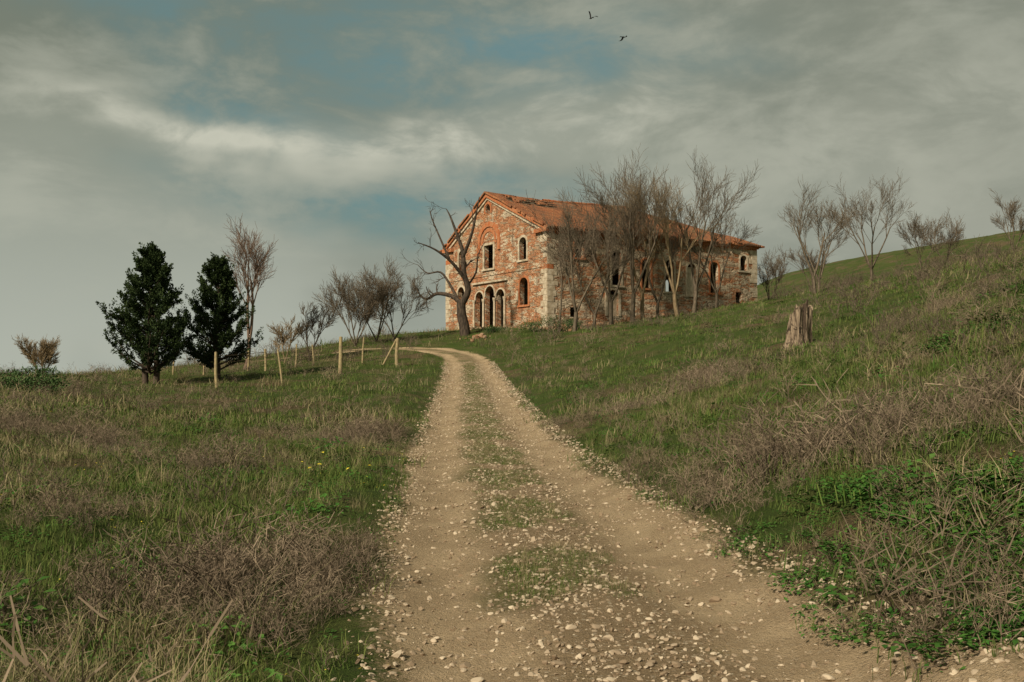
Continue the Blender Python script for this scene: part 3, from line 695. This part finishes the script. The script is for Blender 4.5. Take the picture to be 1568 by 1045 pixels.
for A1,B1 in zip(FPt[:-1],FPt[1:]):
    for fz in (.35,.65,.85):
        a=Vector((A1[0]+A1[3]*A1[4]*fz,A1[1],A1[2]+A1[4]*fz));b2=Vector((B1[0]+B1[3]*B1[4]*fz,B1[1],B1[2]+B1[4]*fz));mm=a.lerp(b2,.5)-Vector((0,0,.05));S+=[(a,mm,.006,.006),(mm,b2,.006,.006)]
x,yy=(608-784)/1524*58,58.0;z=Hs(x-.9,yy);S2=[(Vector((x-.85,yy,z-.1)),Vector((x-.05,yy,z+1.45)),.06,.05)]
tubes('wires',S,m_wood,4,fence);tubes('brace',S2,m_post,7,fence)

# ------------------------------------------------------------------ stump
sxp,syp=(1222-784)/1524*27.0,27.0;sz=Hs(sxp,syp)
NA=64;NZ=22;V=[];Fc=[]
for j in range(NZ):
    f=j/(NZ-1);
    for i in range(NA):
        a=i*2*math.pi/NA
        r=.24*(1+.55*math.exp(-f*6))*(1-.12*f)+.05*math.sin(a*3+f*1.5+.4)+.035*math.sin(a*7+2*f)+.014*math.sin(a*17+f)
        top=1.08+.16*math.sin(a+2.6)+.09*math.sin(a*5)+.05*math.sin(a*13)
        zz=-.1+f*top
        V.append((sxp+r*1.15*math.cos(a)+.07*f*f,syp+r*math.sin(a),sz+zz))
Fc=[(j*NA+i,j*NA+(i+1)%NA,(j+1)*NA+(i+1)%NA,(j+1)*NA+i) for j in range(NZ-1) for i in range(NA)]
b0=(NZ-1)*NA;k=len(V)
for i in range(NA):
    vx=V[b0+i];V.append((sxp+.07+(vx[0]-sxp-.07)*.6,syp+(vx[1]-syp)*.6,vx[2]-.10+random.uniform(-.05,.04)))
V.append((sxp+.07,syp,sz+.80));Fc+=[(b0+i,b0+(i+1)%NA,k+(i+1)%NA,k+i) for i in range(NA)]+[(k+i,k+(i+1)%NA,k+NA) for i in range(NA)]
ms,t,b=new_mat('weathered_stump_wood',.9);g=t.n('ShaderNodeTexCoord').outputs['Object'];n1=t.noise(t.scale(g,(11,11,1.2)),1.0,4,.7);n2=t.noise(g,3.2,3,.7)
c=t.mix(t.ramp(n1,.38,.60),(.07,.05,.035),(.36,.275,.19));c=t.mix(t.ramp(n2,.56,.62,0,.85),c,(.03,.022,.016));t.set(b.inputs['Base Color'],c);bump(t,b,n1,1,.08)
mesh_obj('tree_stump',V,Fc,ms)

# ------------------------------------------------------------------ birds
m_bird=simple('dark_feathers',(.02,.02,.022),(.045,.042,.04),20)
def bird(x,y,z,yaw,roll,up,span=.62):
    o=bpy.data.objects.new('flying_bird',None);link(o)
    prof=[(-.16,.004),(-.12,.02),(-.05,.042),(.03,.05),(.10,.036),(.135,.026),(.165,.028),(.19,.018),(.225,.002)];V=[];n=10
    for yy,r in prof:
        for k2 in range(n): V.append((r*math.cos(k2*.6283),yy,r*.9*math.sin(k2*.6283)))
    Fc=[(i*n+k2,i*n+(k2+1)%n,(i+1)*n+(k2+1)%n,(i+1)*n+k2) for i in range(len(prof)-1) for k2 in range(n)]
    mesh_obj('body',V,Fc,m_bird,o,True)
    for s in(-1,1):
        st=[(0.03,.09,-.06,0),(.12,.11,-.05,up*.12),(.22,.10,-.04,up*.20),(.30,.04,-.07,up*.22),(span/2+.05,-.06,-.09,up*.20)]
        V=[]
        for sx2,le,te,zz in st: V+=[(s*sx2,le,zz+.012),(s*sx2,te,zz+.012),(s*sx2,te,zz),(s*sx2,le,zz)]
        Fc=[]
        for i in range(len(st)-1):
            for k2 in range(4): Fc.append((i*4+k2,i*4+(k2+1)%4,(i+1)*4+(k2+1)%4,(i+1)*4+k2))
        Fc.append((16,17,18,19));mesh_obj('wing',V,Fc,m_bird,o)
    mesh_obj('tail',[(-.02,-.12,.01),(.02,-.12,.01),(.06,-.28,.01),(-.06,-.28,.01),(-.02,-.12,0),(.02,-.12,0),(.06,-.28,0),(-.06,-.28,0)],[(0,1,2,3),(7,6,5,4),(0,4,5,1),(1,5,6,2),(2,6,7,3),(3,7,4,0)],m_bird,o)
    o.location=(x,y,z);o.rotation_euler=(.15,roll,yaw)
bird(4.9,61,23.5,.5,.35,1.3);bird(7.1,63,23.0,-.9,-.25,-.5)

# ------------------------------------------------------------------ camera
cam=bpy.data.cameras.new('camera');cam.lens=35;cam.sensor_width=36;cam.clip_end=9000;cam.clip_start=.05
co=bpy.data.objects.new('camera',cam);link(co);co.location=(0,0,1.6);co.rotation_euler=(math.radians(90+1.785),0,0);scene.camera=co

# ------------------------------------------------------------------ light and sky
el=math.radians(35);sd=Vector((-.60*math.cos(el),-.80*math.cos(el),math.sin(el)))
sun=bpy.data.lights.new('sun','SUN');sun.energy=4.5;sun.angle=math.radians(4);sun.color=(1,.88,.70)
so=bpy.data.objects.new('sun',sun);link(so);so.rotation_euler=sd.to_track_quat('Z','Y').to_euler()
w=bpy.data.worlds.new('World');scene.world=w;w.use_nodes=True;t=NT(w.node_tree);bg=w.node_tree.nodes['Background']
sky=t.n('ShaderNodeTexSky');sky.sky_type='NISHITA';sky.sun_disc=False;sky.sun_elevation=el;sky.sun_rotation=math.atan2(sd.x,sd.y);sky.dust_density=3
tc=t.n('ShaderNodeTexCoord').outputs['Generated'];sx=t.n('ShaderNodeSeparateXYZ');t.set(sx.inputs[0],tc)
az=t.math('ARCTAN2',sx.outputs[0],sx.outputs[1]);elv=t.math('ARCSINE',sx.outputs[2])
nz=t.n('ShaderNodeTexNoise');t.set(nz.inputs['Vector'],t.scale(tc,(1,1,2.6)));nz.inputs['Scale'].default_value=3.6;nz.inputs['Detail'].default_value=4;nz.inputs['Roughness'].default_value=.55
sn=t.n('ShaderNodeSeparateColor');t.set(sn.inputs[0],nz.outputs['Color'])
az2=t.math('ADD',az,t.math('MULTIPLY',t.math('SUBTRACT',sn.outputs[0],.5),.30));el2=t.math('ADD',elv,t.math('MULTIPLY',t.math('SUBTRACT',sn.outputs[1],.5),.15))
def blob(u,v,wu,wv,tilt=0,amp=1.0):
    a0=(u-784)/1524;e0=(570-v)/1524;ct=math.cos(tilt);st=math.sin(tilt)
    da=t.math('SUBTRACT',az2,a0);de=t.math('SUBTRACT',el2,e0)
    p=t.math('ADD',t.math('MULTIPLY',da,ct),t.math('MULTIPLY',de,st));q=t.math('SUBTRACT',t.math('MULTIPLY',de,ct),t.math('MULTIPLY',da,st))
    p=t.math('MULTIPLY',p,1524/wu);q=t.math('MULTIPLY',q,1524/wv)
    r2=t.math('ADD',t.math('MULTIPLY',p,p),t.math('MULTIPLY',q,q))
    return t.math('MULTIPLY',t.math('EXPONENT',t.math('MULTIPLY',r2,-1)),amp)
def addl(l):
    s=l[0]
    for k in l[1:]: s=t.math('ADD',s,k)
    return s
teal=addl([blob(620,70,280,85,0,1.0),blob(360,150,200,50,-.35,1.0),blob(860,110,190,50,.1,.8),blob(540,325,230,48,-.1,1.15),blob(200,30,180,60,0,.5),blob(730,290,160,38,0,.8)])
brt=addl([blob(350,225,240,36,-.14,.95),blob(640,220,230,32,.03,.85),blob(880,190,190,45,.1,.55),blob(1300,220,460,110,.15,.45),blob(80,260,180,70,0,.42),blob(1050,40,300,60,.1,.28)])
wisp=t.noise(t.scale(tc,(1,1,2.2)),7.5,6,.60,.3);wl=t.noise(t.scale(tc,(1,1,1.6)),3.0,4,.55)
base=t.mix(t.ramp(elv,-.02,.34),(.425,.450,.385),(.190,.212,.165))
base=t.mix(t.ramp(az,.05,.55,0,.55),base,(.34,.34,.275))
base=t.mix(t.ramp(wl,.35,.62,.50,0),base,(.160,.185,.150))
nsk=t.mix(1.0,sky.outputs[0],(.055,.080,.072),'MULTIPLY')
tealc=t.mix(.25,(.148,.245,.235),nsk)
c=t.mix(t.math('MULTIPLY',teal,t.ramp(wisp,.34,.62,1,.28),clamp=True),base,tealc)
c=t.mix(t.math('MULTIPLY',brt,t.ramp(wisp,.36,.60,.30,1),clamp=True),c,(.56,.56,.46))
c=t.mix(t.ramp(wisp,.47,.72,0,.42),c,(.43,.44,.36))
# clouds are given in the same units as the sky texture (divided by the background strength)
out=t.mix(1.0,c,(10,10,10),'MULTIPLY');t.set(bg.inputs[0],out);bg.inputs[1].default_value=.1
try:
    w.cycles.sampling_method='MANUAL';w.cycles.sample_map_resolution=512
except Exception: pass
